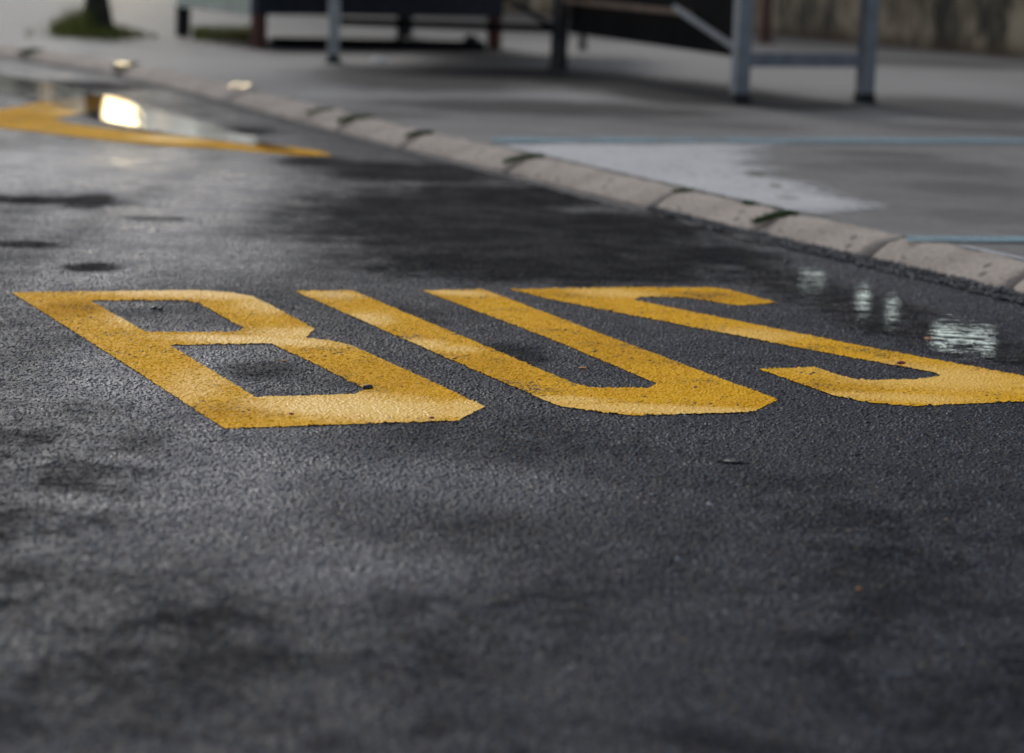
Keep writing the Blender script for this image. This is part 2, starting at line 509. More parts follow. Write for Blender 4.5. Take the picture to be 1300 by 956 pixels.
M['blue_line'] = linemat()
M['water_far'] = watermat("puddle_water_still", 0.0018, 12, 7, stones=0.25)
M['water_near'] = watermat("puddle_water_rippled", 0.00012, 30, 9, streak=(1, 1, 1), stones=0.8)


# ------------------------------------------------------------------ mesh helpers
def tag(o, label=None, cat=None, group=None, kind=None):
    for k, v in (('label', label), ('category', cat), ('group', group), ('kind', kind)):
        if v:
            o[k] = v
    return o


def link(name, me, mat, parent=None, loc=None):
    me.materials.append(mat)
    o = bpy.data.objects.new(name, me)
    C.objects.link(o)
    if parent:
        o.parent = parent
    if loc is not None:
        o.location = loc
    return o


def obj(name, bm, mat, parent=None, loc=None, smooth=False):
    me = bpy.data.meshes.new(name)
    bmesh.ops.recalc_face_normals(bm, faces=bm.faces)
    bm.to_mesh(me)
    bm.free()
    if smooth:
        for p in me.polygons:
            p.use_smooth = True
    return link(name, me, mat, parent, loc)


def empty(name, loc, rz=0.0):
    o = bpy.data.objects.new(name, None)
    C.objects.link(o)
    o.location = loc
    o.rotation_euler.z = rz
    o.empty_display_size = 0.2
    return o


def box(bm, c, s, rz=0.0, bev=0.0, mtx=None):
    m = Matrix.Translation(c) @ Matrix.Rotation(rz, 4, 'Z') @ Matrix.Diagonal((s[0], s[1], s[2], 1))
    if mtx is not None:
        m = mtx @ m
    r = bmesh.ops.create_cube(bm, size=1, matrix=m)
    if bev:
        es = list({e for v in r['verts'] for e in v.link_edges})
        bmesh.ops.bevel(bm, geom=es, offset=bev, segments=2, affect='EDGES', profile=0.5)


def bar(bm, a, b, w, h, bev=0.004):
    """square section bar from a to b"""
    a, b = Vector(a), Vector(b)
    d = b - a
    q = d.to_track_quat('X', 'Z').to_matrix().to_4x4()
    m = Matrix.Translation((a + b) / 2) @ q
    box(bm, (0, 0, 0), (d.length, w, h), 0, bev, m)


def tube(bm, a, b, ra, rb, seg=10):
    a, b = Vector(a), Vector(b)
    d = b - a
    m = Matrix.Translation((a + b) / 2) @ d.to_track_quat('Z', 'Y').to_matrix().to_4x4()
    bmesh.ops.create_cone(bm, cap_ends=True, segments=seg, radius1=ra, radius2=rb, depth=d.length, matrix=m)


def sheet(name, pts, z, mat, loc=(0, 0, 0)):
    bm = bmesh.new()
    vs_ = [bm.verts.new((p[0], p[1], z)) for p in pts]
    f = bm.faces.new(vs_)
    bmesh.ops.triangulate(bm, faces=[f])
    for f in bm.faces:
        if f.normal.z < 0:
            f.normal_flip()
    return obj(name, bm, mat)


def ragged(pts, step, amp, seed=0):
    """outline refined to short edges with a fine wobble"""
    out = []
    n = len(pts)
    for i in range(n):
        a, b = Vector(pts[i][:2]), Vector(pts[(i + 1) % n][:2])
        L = (b - a).length
        k = max(1, int(L / step))
        nn = Vector((-(b - a).y, (b - a).x)).normalized()
        for j in range(k):
            p = a + (b - a) * (j / k)
            if 0 < j:
                w = mn.noise(Vector((p.x * 1.0 / step * 0.35, p.y / step * 0.35, seed))) + 0.6 * mn.noise(Vector((p.x / step * 0.9, p.y / step * 0.9, seed + 5)))
                p = p + nn * w * amp
            out.append((p.x, p.y))
    return out


def plate(name, pts, holes, z, mat, sx=0.0026, sy=0.0042):
    """coat of paint draped over the stones: fine cells inside the outline, skirt down its edges"""
    loops = [np.array([p[:2] for p in l]) for l in [pts] + holes]
    lo, hi = loops[0].min(0), loops[0].max(0)
    nx, ny = int((hi[0] - lo[0]) / sx) + 1, int((hi[1] - lo[1]) / sy) + 1
    gx = lo[0] + (np.arange(nx) + .5) * sx
    ins = np.zeros((ny, nx), bool)
    for j in range(ny):
        y = lo[1] + (j + .5) * sy
        xs = []
        for l in loops:
            a, b = l, np.roll(l, -1, 0)
            m = (a[:, 1] > y) != (b[:, 1] > y)
            xs += list(a[m, 0] + (b[m, 0] - a[m, 0]) * (y - a[m, 1]) / (b[m, 1] - a[m, 1]))
        xs = np.sort(xs)
        ins[j] = np.searchsorted(xs, gx) % 2 == 1
    vid = -np.ones((ny + 1, nx + 1), int)
    js, is_ = np.nonzero(ins)
    for dj in (0, 1):
        for di in (0, 1):
            vid[js + dj, is_ + di] = 1
    vj, vi = np.nonzero(vid > 0)
    vid[vj, vi] = np.arange(len(vj))
    V = np.stack([lo[0] + vi * sx, lo[1] + vj * sy, np.full(len(vi), z)], -1)
    Q = np.stack([vid[js, is_], vid[js, is_ + 1], vid[js + 1, is_ + 1], vid[js + 1, is_]], -1)
    me = bpy.data.meshes.new(name)
    me.vertices.add(len(V))
    me.vertices.foreach_set('co', V.astype(np.float32).ravel())
    me.loops.add(len(Q) * 4)
    me.loops.foreach_set('vertex_index', Q.astype(np.int32).ravel())
    me.polygons.add(len(Q))
    me.polygons.foreach_set('loop_start', (np.arange(len(Q)) * 4).astype(np.int32))
    me.polygons.foreach_set('use_smooth', np.ones(len(Q), dtype=bool))
    me.update(calc_edges=True)
    return link(name, me, mat)


# ------------------------------------------------------------------ kerb line
FRONT = [Vector(at(*q)).xy for q in [(0, 73), (150, 97), (270, 127), (400, 162), (500, 188), (640, 222), (830, 270), (950, 300), (1070, 327), (1200, 357), (1300, 382)]]
FRONT = [Vector((-70, 95)), Vector((-32, 52)), Vector((-13, 28.5)), Vector((-6.6, 20.8))] + FRONT + [Vector((1.78, 5.65)), Vector((3.3, 2.4)), Vector((6.5, -4.5)), Vector((14, -22))]


def smooth_line(P, n=8):
    out = []
    for i in range(len(P) - 1):
        p0 = P[max(i - 1, 0)]
        p1, p2 = P[i], P[i + 1]
        p3 = P[min(i + 2, len(P) - 1)]
        for k in range(n):
            t = k / n
            out.append(p1.lerp(p2, t) * 0.5 + 0.5 * (0.5 * ((2 * p1) + (-p0 + p2) * t + (2 * p0 - 5 * p1 + 4 * p2 - p3) * t * t + (-p0 + 3 * p1 - 3 * p2 + p3) * t ** 3)))
    out.append(P[-1])
    return out


KL = smooth_line(FRONT)
S = [0.0]
for i in range(1, len(KL)):
    S.append(S[-1] + (KL[i] - KL[i - 1]).length)


def kpos(s):
    for i in range(1, len(KL)):
        if s <= S[i] or i == len(KL) - 1:
            t = (s - S[i - 1]) / (S[i] - S[i - 1])
            d = (KL[i] - KL[i - 1]).normalized()
            return KL[i - 1].lerp(KL[i], t), d
    return KL[-1], (KL[-1] - KL[-2]).normalized()


def knear(p):
    best = min(range(len(KL) - 1), key=lambda i: min(((KL[i].lerp(KL[i + 1], t / 10)) - p).length for t in range(11)))
    tb = min(range(11), key=lambda t: (KL[best].lerp(KL[best + 1], t / 10) - p).length)
    return S[best] + (S[best + 1] - S[best]) * tb / 10


def knorm(d):          # towards the pavement
    return Vector((-d.y, d.x)) if (-d.y) > 0 else Vector((d.y, -d.x))


KW = 0.172
BACK = []
for i, p in enumerate(KL):
    d = (KL[min(i + 1, len(KL) - 1)] - KL[max(i - 1, 0)]).normalized()
    BACK.append(p + knorm(d) * KW)

# ------------------------------------------------------------------ ground, road, pavement
sheet("ground", [(-1200, -400), (1200, -400), (1200, 1500), (-1200, 1500)], -0.06, M['ground'])["kind"] = "structure"


def kerb_x(y):
    for i in range(1, len(KL)):
        a_, b_ = KL[i - 1], KL[i]
        if a_.y >= y >= b_.y:
            return a_.x + (b_.x - a_.x) * (a_.y - y) / (a_.y - b_.y)
    return KL[-1].x


def road_mesh():
    """one road sheet: a fine grid where the stones are seen close up, wide strips elsewhere"""
    Y0, Y1, NX, NY = 2.35, 9.2, 1050, 1500
    t = np.linspace(0, 1, NY + 1)
    ys = 1 / ((1 - t) / Y0 + t / Y1)
    ys = 0.45 * (Y0 + (Y1 - Y0) * t) + 0.55 * ys
    kx = np.array([kerb_x(y) for y in ys]) + 0.03
    xl = -0.235 * ys - 0.12
    xr = np.minimum(0.235 * ys + 0.12, kx)
    u = np.linspace(0, 1, NX + 1)
    X = xl[:, None] + (xr - xl)[:, None] * u[None]
    Y = np.repeat(ys[:, None], NX + 1, 1)
    V = np.stack([X, Y, np.zeros_like(X)], -1).reshape(-1, 3)
    i = np.arange(NY)[:, None] * (NX + 1) + np.arange(NX)[None]
    Q = np.stack([i, i + 1, i + NX + 2, i + NX + 1], -1).reshape(-1, 4)
    EV, EQ = [], []

    def strip(rows):          # rows of (x0, x1, y)
        b0 = len(V) + len(EV)
        for k, (x0, x1, y) in enumerate(rows):
            EV.extend([(x0, y, 0), (x1, y, 0)])
            if k:
                j = b0 + 2 * k
                EQ.append((j - 2, j - 1, j + 1, j))
    sub = list(range(0, NY, 30)) + [NY]
    strip([(-16, xl[k], ys[k]) for k in sub])
    strip([(xr[k], max(kx[k], xr[k]), ys[k]) for k in sub])
    far = sorted({p.y for p in KL if p.y > Y1} | {Y1})
    strip([(-16 - max(0, y - 12) * 0.75, kerb_x(y) + 0.03, y) for y in far])
    near = sorted({p.y for p in KL if p.y < Y0} | {Y0})
    strip([(-16, kerb_x(y) + 0.03, y) for y in near])
    V2 = np.concatenate([V, np.array(EV)])
    Q2 = np.concatenate([Q, np.array(EQ)])
    me = bpy.data.meshes.new("road")
    me.vertices.add(len(V2))
    me.vertices.foreach_set('co', V2.astype(np.float32).ravel())
    me.loops.add(len(Q2) * 4)
    me.loops.foreach_set('vertex_index', Q2.astype(np.int32).ravel())
    me.polygons.add(len(Q2))
    me.polygons.foreach_set('loop_start', (np.arange(len(Q2)) * 4).astype(np.int32))
    me.polygons.foreach_set('use_smooth', np.ones(len(Q2), dtype=bool))
    me.update(calc_edges=True)
    link("road", me, M['asphalt'])["kind"] = "structure"


road_mesh()
pv = [(p.x, p.y) for p in BACK] + [(60, -22), (60, 95)]
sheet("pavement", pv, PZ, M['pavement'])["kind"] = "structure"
# bedding under the kerb joints
bm = bmesh.new()
rows = [(bm.verts.new((*a_, 0.012)), bm.verts.new((*b_, 0.012))) for a_, b_ in zip(KL, BACK)]
for k in range(len(rows) - 1):
    bm.faces.new((rows[k][0], rows[k + 1][0], rows[k + 1][1], rows[k][1]))
obj("kerb_bedding", bm, M['black'])["kind"] = "structure"

# kerb stones between the joints seen in the photograph
jx = [(22, 77), (145, 96), (290, 132), (385, 158), (428, 169), (512, 190), (640, 222), (831, 269), (956, 301), (1090, 332), (1272, 375)]
JS = [knear(Vector(at(*q)).xy) for q in jx]
s_ = JS[0]
pre = []
for k in range(5):
    s_ -= 0.85 + 0.2 * random.random()
    pre.append(s_)
post = []
s_ = JS[-1]
for k in range(4):
    s_ += 0.9
    post.append(s_)
JS = pre[::-1] + JS + post
names = ["kerb stone far up the road near the tree, first past the left frame edge"]
desc = {
    5: "pinkish concrete kerb stone opposite the tree, with a mossy joint at its far end",
    6: "pale kerb stone between the tree and the yellow zigzag tip, beside the far puddle",
    7: "kerb stone behind the far puddle, ending at a plain narrow joint",
    8: "shortest kerb stone, between a plain joint and a joint of bright green moss",
    9: "kerb stone just left of the brightest green moss clump",
    10: "kerb stone right of the bright green moss clump and left of the slanting mossy slot",
    11: "kerb stone touching the narrow left tip of the pale concrete patch",
    12: "clean kerb stone along the middle of the pale concrete patch",
    13: "kerb stone with a green tuft behind it, left of the wide double crack",
    14: "kerb stone right of the wide double crack, at the pale patch's near corner",
    15: "rough speckled kerb stone in front of the near blue line and white edge",
    16: "broken ended kerb stone at the right frame edge, after a wide black gap",
}


def kerb_stone(i, sa, sb):
    gap = 0.003 if i not in (14, 16) else 0.022
    sa += gap
    sb -= 0.003
    mid, dm = kpos((sa + sb) / 2)
    n = 26
    prof = [(0.0, -0.05), (0.0, 0.010), (0.005, 0.019), (0.022, 0.032), (0.045, 0.046), (0.066, 0.058), (0.085, 0.066), (0.12, 0.0705), (0.155, 0.0725), (0.168, 0.071), (0.171, 0.055), (0.171, -0.05)]
    bm = bmesh.new()
    rows = []
    for k in range(n + 1):
        t = k / n
        s = sa + (sb - sa) * t
        p, d = kpos(s)
        nn = knorm(d)
        row = []
        for a, z in prof:
            w = mn.noise(Vector((s * 9, a * 30, z * 30 + i))) * 0.007 + mn.noise(Vector((s * 40, a * 60, z * 60 + i))) * 0.0022
            e = min(t, 1 - t)
            chip = 0.0
            if e < 0.04:
                chip = (0.04 - e) / 0.04 * (0.008 + 0.014 * abs(mn.noise(Vector((i * 3.3, t * 2 + a * 20, 7)))))
            if z < 0.0:
                w = 0
                chip = 0
            q = p + nn * (a + (w * 1.2 if 0 < a < 0.16 else w * 0.5) + chip * (1 if a < 0.07 else 0)) - mid
            row.append(bm.verts.new((q.x, q.y, z + (w - chip if z > 0 else 0))))
        rows.append(row)
    for k in range(n):
        for j in range(len(prof) - 1):
            bm.faces.new((rows[k][j], rows[k + 1][j], rows[k + 1][j + 1], rows[k][j + 1]))
    bm.faces.new(rows[0])
    bm.faces.new(rows[-1])
    o = obj("kerb_stone", bm, M['kerb'], None, (mid.x, mid.y, 0), smooth=True)
    if i < 5:
        lab = "kerb stone beyond the left frame edge, piece %s before the frame" % ("one two three four five".split()[4 - i])
    elif i > 16:
        lab = "kerb stone nearer than the right frame edge, piece %s after it" % ("one two three four".split()[i - 17])
    else:
        lab = desc[i]
    tag(o, lab, "kerb stone", "kerb stones along the road edge")
    return o


for i in range(len(JS) - 1):
    sa, sb = JS[i], JS[i + 1]
    kerb_stone(i, sa, sb)
# the kerb simply runs on beyond the modelled stones
for nm, s0, s1 in (("kerb_run", S[0], JS[0] - 0.01), ("kerb_run", JS[-1] + 0.01, S[-1])):
    bm = bmesh.new()
    rows = []
    for k in range(61):
        p, d = kpos(s0 + (s1 - s0) * k / 60)
        nn = knorm(d)
        rows.append([bm.verts.new((*(p + nn * a), z)) for a, z in ((0, -.05), (0, .02), (.012, .045), (.06, .062), (.165, .069), (.171, -.05))])
    for k in range(60):
        for j in range(5):
            bm.faces.new((rows[k][j], rows[k + 1][j], rows[k + 1][j + 1], rows[k][j + 1]))
    obj(nm, bm, M['kerb'])["kind"] = "structure"

# pale patch of newer concrete, and the faded blue lines
pp = [(672, 184), (760, 181), (870, 180), (1000, 182), (1012, 188), (992, 196), (1002, 203), (984, 209), (1015, 218), (1008, 225), (1050, 232), (1074, 241), (1100, 250), (1125, 255), (1148, 264), (1135, 272), (1080, 276), (1022, 275.5)]
for (a, b, wpx, lab) in (((625, 179.8), (1420, 180.5), 2.8, "far faded blue line across the grey pavement behind the pale patch"),
                         ((1150, 306), (1480, 307.5), 3.4, "near faded blue line that starts at the kerb by the right frame edge")):
    n = 24
    up, lo = [], []
    for k in range(n + 1):
        x = a[0] + (b[0] - a[0]) * k / n
        y = a[1] + (b[1] - a[1]) * k / n
        up.append(tuple(Vector(at(x, y - wpx, PZ)).xy))
        lo.append(tuple(Vector(at(x, y + wpx, PZ)).xy))
    o = sheet("blue_line", ragged(up + lo[::-1], 0.05, 0.004, 9), PZ + 0.008, M['blue_line'])
    tag(o, lab, "painted line")
# thin pale mortar edge behind the near kerb stones
sa, sb = knear(Vector(at(1150, 345)).xy), knear(Vector(at(1300, 382)).xy) + 1.2
u = [kpos(sa + (sb - sa) * k / 30) for k in range(31)]
o = sheet("mortar_edge", ragged([tuple(p + knorm(d) * (KW + 0.003)) for p, d in u] + [tuple(p + knorm(d) * (KW + 0.038)) for p, d in u[::-1]], 0.04, 0.004, 2), PZ + 0.004, M['mortar'])
tag(o, kind="structure")
# dark strip at kerb foot: tar, dirt and the kerb face's painted-in shade
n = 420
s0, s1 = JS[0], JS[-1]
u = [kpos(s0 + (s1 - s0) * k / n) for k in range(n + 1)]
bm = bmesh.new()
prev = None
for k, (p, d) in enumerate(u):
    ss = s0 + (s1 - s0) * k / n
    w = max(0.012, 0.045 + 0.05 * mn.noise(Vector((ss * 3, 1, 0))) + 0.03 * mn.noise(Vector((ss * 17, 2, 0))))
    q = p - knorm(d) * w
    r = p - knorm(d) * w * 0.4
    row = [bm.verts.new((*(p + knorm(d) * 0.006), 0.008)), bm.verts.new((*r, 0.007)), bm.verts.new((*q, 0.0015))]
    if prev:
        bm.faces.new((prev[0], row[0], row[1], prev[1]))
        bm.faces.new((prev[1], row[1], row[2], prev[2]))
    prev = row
obj("gutter_tar_shade", bm, M['tar'])["kind"] = "structure"

# ------------------------------------------------------------------ yellow markings
def px(l):
    return [tuple(Vector(at(x, y)).xy) for x, y in l]


def marking(name, outer, holes, mat, lab):
    st = 0.012
    o = plate(name, ragged(px(outer), st, 0.0022, 1), [ragged(px(h), st, 0.0022, 2) for h in holes], 0.0018, mat)
    tag(o, lab, "road marking")
    return o


marking("painted_letter", [(15, 371), (250, 368.5), (290, 371), (320, 376), (361, 396), (400, 417.5), (388, 429), (418, 432), (445, 437.5), (500, 462), (616, 516), (582, 533.5), (285, 543.5), (150, 456)],
        [[(114, 381), (235, 381), (252, 384), (310, 417), (298, 421), (186, 421.5)],
         [(215, 437.5), (345, 436), (405, 464), (465, 494), (450, 500), (325, 504)]], M['paint_b'],
        "large yellow letter B painted on the asphalt, with two closed openings and pale worn foot with painted-in sheen")
marking("painted_letter", [(374, 369), (447, 368.5), (600, 432), (729, 486.5), (745, 490.5), (761, 492), (823, 492), (834, 486.5), (700, 430), (537, 369), (612, 366.5), (800, 437), (988, 507), (955, 523), (805, 527), (755, 522), (708, 515), (540, 442)],
        [], M['paint_u'], "large yellow letter U painted on the asphalt between the B and the S")
marking("painted_letter", [(647, 367), (799, 364.6), (905, 365), (925, 367.5), (987, 384), (936, 387.4), (869, 376.8), (815, 376.6), (803.5, 380.4), (1000, 420), (1100, 440), (1300, 477), (1345, 487), (1352, 496), (1325, 508),
                           (1157, 515), (1100, 510), (1058, 501.5), (963.5, 468), (1035, 466), (1082, 481), (1110, 482.5), (1171, 481), (1194, 477), (1188, 473), (1063, 450), (860, 411), (697, 379)],
        [], M['paint_s'], "large yellow letter S painted on the asphalt, rightmost letter, running out of the frame")
marking("zigzag_marking", [(-160, 172), (0, 139), (60, 128), (125, 121.5), (155, 123), (166, 132), (120, 141), (95, 145), (66, 151), (90, 157), (140, 164), (240, 174), (340, 183), (405, 191.5), (422, 197), (380, 197), (300, 190), (200, 184), (120, 176), (60, 169), (0, 162), (-160, 196)],
        [], M['paint_far'], "blurred yellow zigzag bus stop line beside the far puddle, up the road")


# ------------------------------------------------------------------ puddles
def puddle(name, outline, mat, lab, z, fade, world=False, nfade=None):
    pts = [Vector(p) for p in (outline if world else px(outline))]
    xs = [p.x for p in pts]
    ys = [p.y for p in pts]
    nx, ny = 70, 90
    V, idx, E = [], {}, []

    def sd(p):
        inside = False
        dm = 1e9
        for i in range(len(pts)):
            a, b = pts[i], pts[(i + 1) % len(pts)]
            ab = b - a
            t = max(0, min(1, (p - a).dot(ab) / ab.length_squared))
            if nfade is None or 1 <= i < nfade:
                dm = min(dm, (p - a - ab * t).length)
            if (a.y > p.y) != (b.y > p.y) and p.x < (b.x - a.x) * (p.y - a.y) / (b.y - a.y) + a.x:
                inside = not inside
        return dm if inside else -dm
    for j in range(ny + 1):
        for i in range(nx + 1):
            p = Vector((min(xs) + (max(xs) - min(xs)) * i / nx, min(ys) + (max(ys) - min(ys)) * j / ny))
            d = sd(p)
            if d > -0.0:
                idx[i, j] = len(V)
                V.append((p.x, p.y, z))
                E.append(max(0, min(1, d / fade)))
    Fc = [(idx[i, j], idx[i + 1, j], idx[i + 1, j + 1], idx[i, j + 1]) for j in range(ny) for i in range(nx)
          if all(k in idx for k in ((i, j), (i + 1, j), (i + 1, j + 1), (i, j + 1)))]
    me = bpy.data.meshes.new(name)
    me.from_pydata(V, [], Fc)
    me.update()
    at_ = me.attributes.new('edge', 'FLOAT', 'POINT')
    at_.data.foreach_set('value', E)
    o = link(name, me, mat)
    tag(o, lab, "puddle")
    return o


puddle("puddle", [(-120, 76), (0, 91), (130, 119), (220, 143), (330, 174), (425, 203), (380, 200), (300, 187), (200, 172), (120, 155), (60, 136), (0, 120), (-120, 108)],
       M['water_far'], "shallow puddle over the far yellow zigzag, mirroring a bright warm lamp", 0.0075, 0.12)
puddle("puddle", [(905, 326), (950, 326), (1050, 343), (1160, 378), (1300, 424), (1420, 466), (1420, 520), (1300, 486), (1210, 462), (1120, 440), (1030, 412), (975, 388), (915, 362)],
       M['water_near'], "thin rippled puddle beside the S near the kerb, mirroring the added glowing panes", 0.0065, 0.13)


# pale patch: follows the kerb, its other edges thin out
pts = [Vector(at(x, y, PZ)).xy for x, y in pp]
sa, sb = knear(pts[-1]), knear(pts[0])
kk = [kpos(sa + (sb - sa) * k / 24) for k in range(25)]
kk = [p + knorm(d) * (KW + 0.004) for p, d in kk]
o = puddle("pale_concrete_patch", [tuple(p) for p in pts + kk], M['patch'], None, PZ + 0.004, 0.32, world=True, nfade=len(pts) - 1)
del o["category"]
o["kind"] = "structure"

# ------------------------------------------------------------------ grit, moss, grass
def icos(centres, radii, squash=0.6, jit=0.3, seed=0):
    bm = bmesh.new()
    bmesh.ops.create_icosphere(bm, subdivisions=1, radius=1)
    v0 = np.array([v.co[:] for v in bm.verts])
    f0 = np.array([[v.index for v in f.verts] for f in bm.faces])
    bm.free()
    g = np.random.default_rng(seed)
    n = len(centres)
    V = np.repeat(v0[None], n, 0) * (1 + g.uniform(-jit, jit, (n, len(v0), 1)))
    V *= np.array(radii)[:, None, None] * g.uniform(0.7, 1.3, (n, 1, 3))
    V[:, :, 2] *= squash
    V += np.array(centres)[:, None, :]
    Fc = (f0[None] + (np.arange(n) * len(v0))[:, None, None]).reshape(-1, 3)
    return V.reshape(-1, 3), Fc


def stuff_icos(name, centres, radii, mat, lab, cat, **kw):
    V, Fc = icos(centres, radii, **kw)
    me = bpy.data.meshes.new(name)
    me.from_pydata(V.tolist(), [], Fc.tolist())
    me.update()
    o = link(name, me, mat)
    tag(o, lab, cat, kind="stuff")
    return o


s0, s1 = JS[12], JS[16] + 1.5
cen, rad = [], []
for k in range(5200):
    s = s0 + (s1 - s0) * rng.random()
    p, d = kpos(s)
    wmax = 0.012 + 0.055 * min(1, (s - s0) / 1.2) * (0.8 + 0.4 * mn.noise(Vector((s * 5, 0, 0))))
    a = abs(rng.normal(0, 0.5)) * wmax
    q = p - knorm(d) * a
    cen.append((q.x, q.y, 0.003 + 0.006 * rng.random() + 0.014 * max(0, 1 - a / 0.03)))
    rad.append(rng.uniform(0.0025, 0.0065))
stuff_icos("grit", cen, rad, M['gravel'], "dark loose grit heaped along the foot of the near kerb", "grit", seed=3)


def blades(centre_fn, n, h, w, name, mat, lab, cat, spread=0.5):
    V, Fc = [], []
    for k in range(n):
        x, y, z, sc_ = centre_fn()
        a = rng.uniform(0, 6.28)
        hh = h * sc_ * rng.uniform(0.5, 1.2)
        lean = rng.normal(0, spread, 2) * hh
        dx, dy = math.cos(a) * w, math.sin(a) * w
        i = len(V)
        V += [(x - dx, y - dy, z), (x + dx, y + dy, z), (x + dx * .7 + lean[0] * .4, y + dy * .7 + lean[1] * .4, z + hh * .6),
              (x - dx * .7 + lean[0] * .4, y - dy * .7 + lean[1] * .4, z + hh * .6), (x + lean[0], y + lean[1], z + hh)]
        Fc += [(i, i + 1, i + 2, i + 3), (i + 3, i + 2, i + 4)]
    me = bpy.data.meshes.new(name)
    me.from_pydata(V, [], Fc)
    me.update()
    o = link(name, me, mat)
    tag(o, lab, cat, kind="stuff")


def joint_fn(js, ws):
    def f():
        i = rng.choice(len(js), p=ws)
        s, lo, hi, spread = js[i]
        p, d = kpos(s + rng.normal(0, spread))
        a = rng.uniform(lo, hi)
        q = p + knorm(d) * a
        z = 0.045 + 0.022 * min(1, a / 0.08)
        return q.x, q.y, z, 1.0 if i < 99 else 0.5
    return f


jm = [(JS[6], 0.0, .15, .02), (JS[9], 0.01, .18, .012), (JS[10], .03, .15, .008), (JS[11], .0, .17, .007), (JS[13] - 0.28, .14, .17, .02), (JS[13] + .01, .0, .16, .008), (JS[8], .02, .16, .008), (JS[5], 0, .15, .05), (JS[12], .09, .16, .005)]
ws = np.array([2, 3.5, 1.6, 2, .8, 1.5, .8, 2, .4])
blades(joint_fn(jm, ws / ws.sum()), 4200, 0.018, 0.0022, "moss", M['moss'], "green moss and tiny weeds growing in the kerb joints", "moss", 0.6)


def back_fn():
    s = JS[4] + (JS[16] - JS[4]) * rng.random()
    p, d = kpos(s)
    if mn.noise(Vector((s * 3, 3, 0))) < 0.08:
        return p.x + knorm(d).x * 0.176, p.y + knorm(d).y * 0.176, 0.055, 0.4
    q = p + knorm(d) * (KW + rng.uniform(0, 0.012))
    return q.x, q.y, 0.066, rng.uniform(0.3, 0.8)


blades(back_fn, 2600, 0.012, 0.002, "weed_seam", M['moss'], "thin seam of moss between the kerb stones and the pavement", "moss", 0.6)

TB = Vector(at(124, 46, PZ))


def grass_fn():
    if rng.random() < 0.55:
        a = rng.uniform(0, 6.28)
        r = abs(rng.normal(0, 0.19)) + 0.04
        return TB.x + math.cos(a) * r, TB.y + math.sin(a) * r * 1.5, PZ, max(.3, 1.3 - r * 2) * (1.5 if math.cos(a) < -.2 else .7)
    q = at(rng.uniform(72, 132), rng.uniform(33, 46), PZ)
    return q.x, q.y, PZ, rng.uniform(.25, .7)


blades(grass_fn, 2300, 0.15, 0.006, "grass", M['grass'], "green grass and moss growing round the foot of the tree", "grass", 0.45)


def weeds_fn():
    q = at(rng.uniform(245, 330), rng.uniform(38, 52), PZ)
    return q.x, q.y, PZ, rng.uniform(.2, .6)


blades(weeds_fn, 1500, 0.12, 0.006, "weeds", M['grass'], "low brownish weeds under the low platform by its rusty leg", "weeds", 0.6)


# ------------------------------------------------------------------ trees
def tree(base, height, crown_r, crown_z, mat, lab, nleaf, trunk_r, name="tree", leaf=0.10, group=None, seed=1, crown_h=None):
    g = np.random.default_rng(seed)
    root = empty(name, base)
    tag(root, lab, "tree", group)
    bm = bmesh.new()
    n = 12
    prev = None
    rings = []
    for k in range(n + 1):
        t = k / n
        z = -0.05 + crown_z * t
        r = trunk_r * (1 - 0.45 * t) * (1 + 0.9 * math.exp(-t * 22))
        cx = math.sin(t * 3 + seed) * 0.06 * t * 2
        cy = math.cos(t * 2.3 + seed) * 0.05 * t * 2
        rings.append([bm.verts.new((cx + math.cos(a) * r * (1 + .12 * mn.noise(Vector((math.cos(a) * 2, math.sin(a) * 2, z * 3)))), cy + math.sin(a) * r, z)) for a in [i * math.pi / 7 for i in range(14)]])
    for k in range(n):
        for i in range(14):
            bm.faces.new((rings[k][i], rings[k][(i + 1) % 14], rings[k + 1][(i + 1) % 14], rings[k + 1][i]))
    top = Vector((cx, cy, crown_z))
    tips = []
    ch = crown_h or (height - crown_z)
    for k in range(9):
        a = k * 2.4 + seed
        e = Vector((math.cos(a) * crown_r * g.uniform(.4, .75), math.sin(a) * crown_r * g.uniform(.4, .75), crown_z + ch * g.uniform(.25, .8)))
        st = top - Vector((0, 0, crown_z * 0.25 * g.random()))
        m = st.lerp(e, 0.5) + Vector((0, 0, 0.15))
        tube(bm, st, m, trunk_r * .4, trunk_r * .25, 7)
        tube(bm, m, e, trunk_r * .25, trunk_r * .08, 7)
        tips += [m.lerp(e, .5), e]
    obj("trunk", bm, M['bark'], root, smooth=True)
    # leaf clumps: many small leaves gathered round branch ends
    cl = []
    for e in tips:
        for q in range(4):
            cl.append(e + Vector(g.normal(0, 1, 3)) * crown_r * 0.28)
    V = np.zeros((nleaf, 4, 3))
    ci = g.integers(0, len(cl), nleaf)
    cen = np.array([c[:] for c in cl])[ci] + g.normal(0, crown_r * 0.13, (nleaf, 3))
    a = g.normal(0, 1, (nleaf, 3))
    a /= np.linalg.norm(a, axis=1)[:, None]
    b = np.cross(a, g.normal(0, 1, (nleaf, 3)))
    b /= np.linalg.norm(b, axis=1)[:, None]
    L = leaf * g.uniform(0.6, 1.3, (nleaf, 1))
    V[:, 0] = cen - a * L
    V[:, 1] = cen + b * L * .45
    V[:, 2] = cen + a * L
    V[:, 3] = cen - b * L * .45
    me = bpy.data.meshes.new("crown")
    me.from_pydata(V.reshape(-1, 3).tolist(), [], np.arange(nleaf * 4).reshape(-1, 4).tolist())
    me.update()
    link("crown", me, mat, root)
    return root


tree((TB.x, TB.y, PZ), 6.2, 1.3, 4.0, M['leaf'], "slim dark trunked street tree with grass round its foot, left of the stalls", 5000, 0.082, "street_tree", 0.07, seed=4)

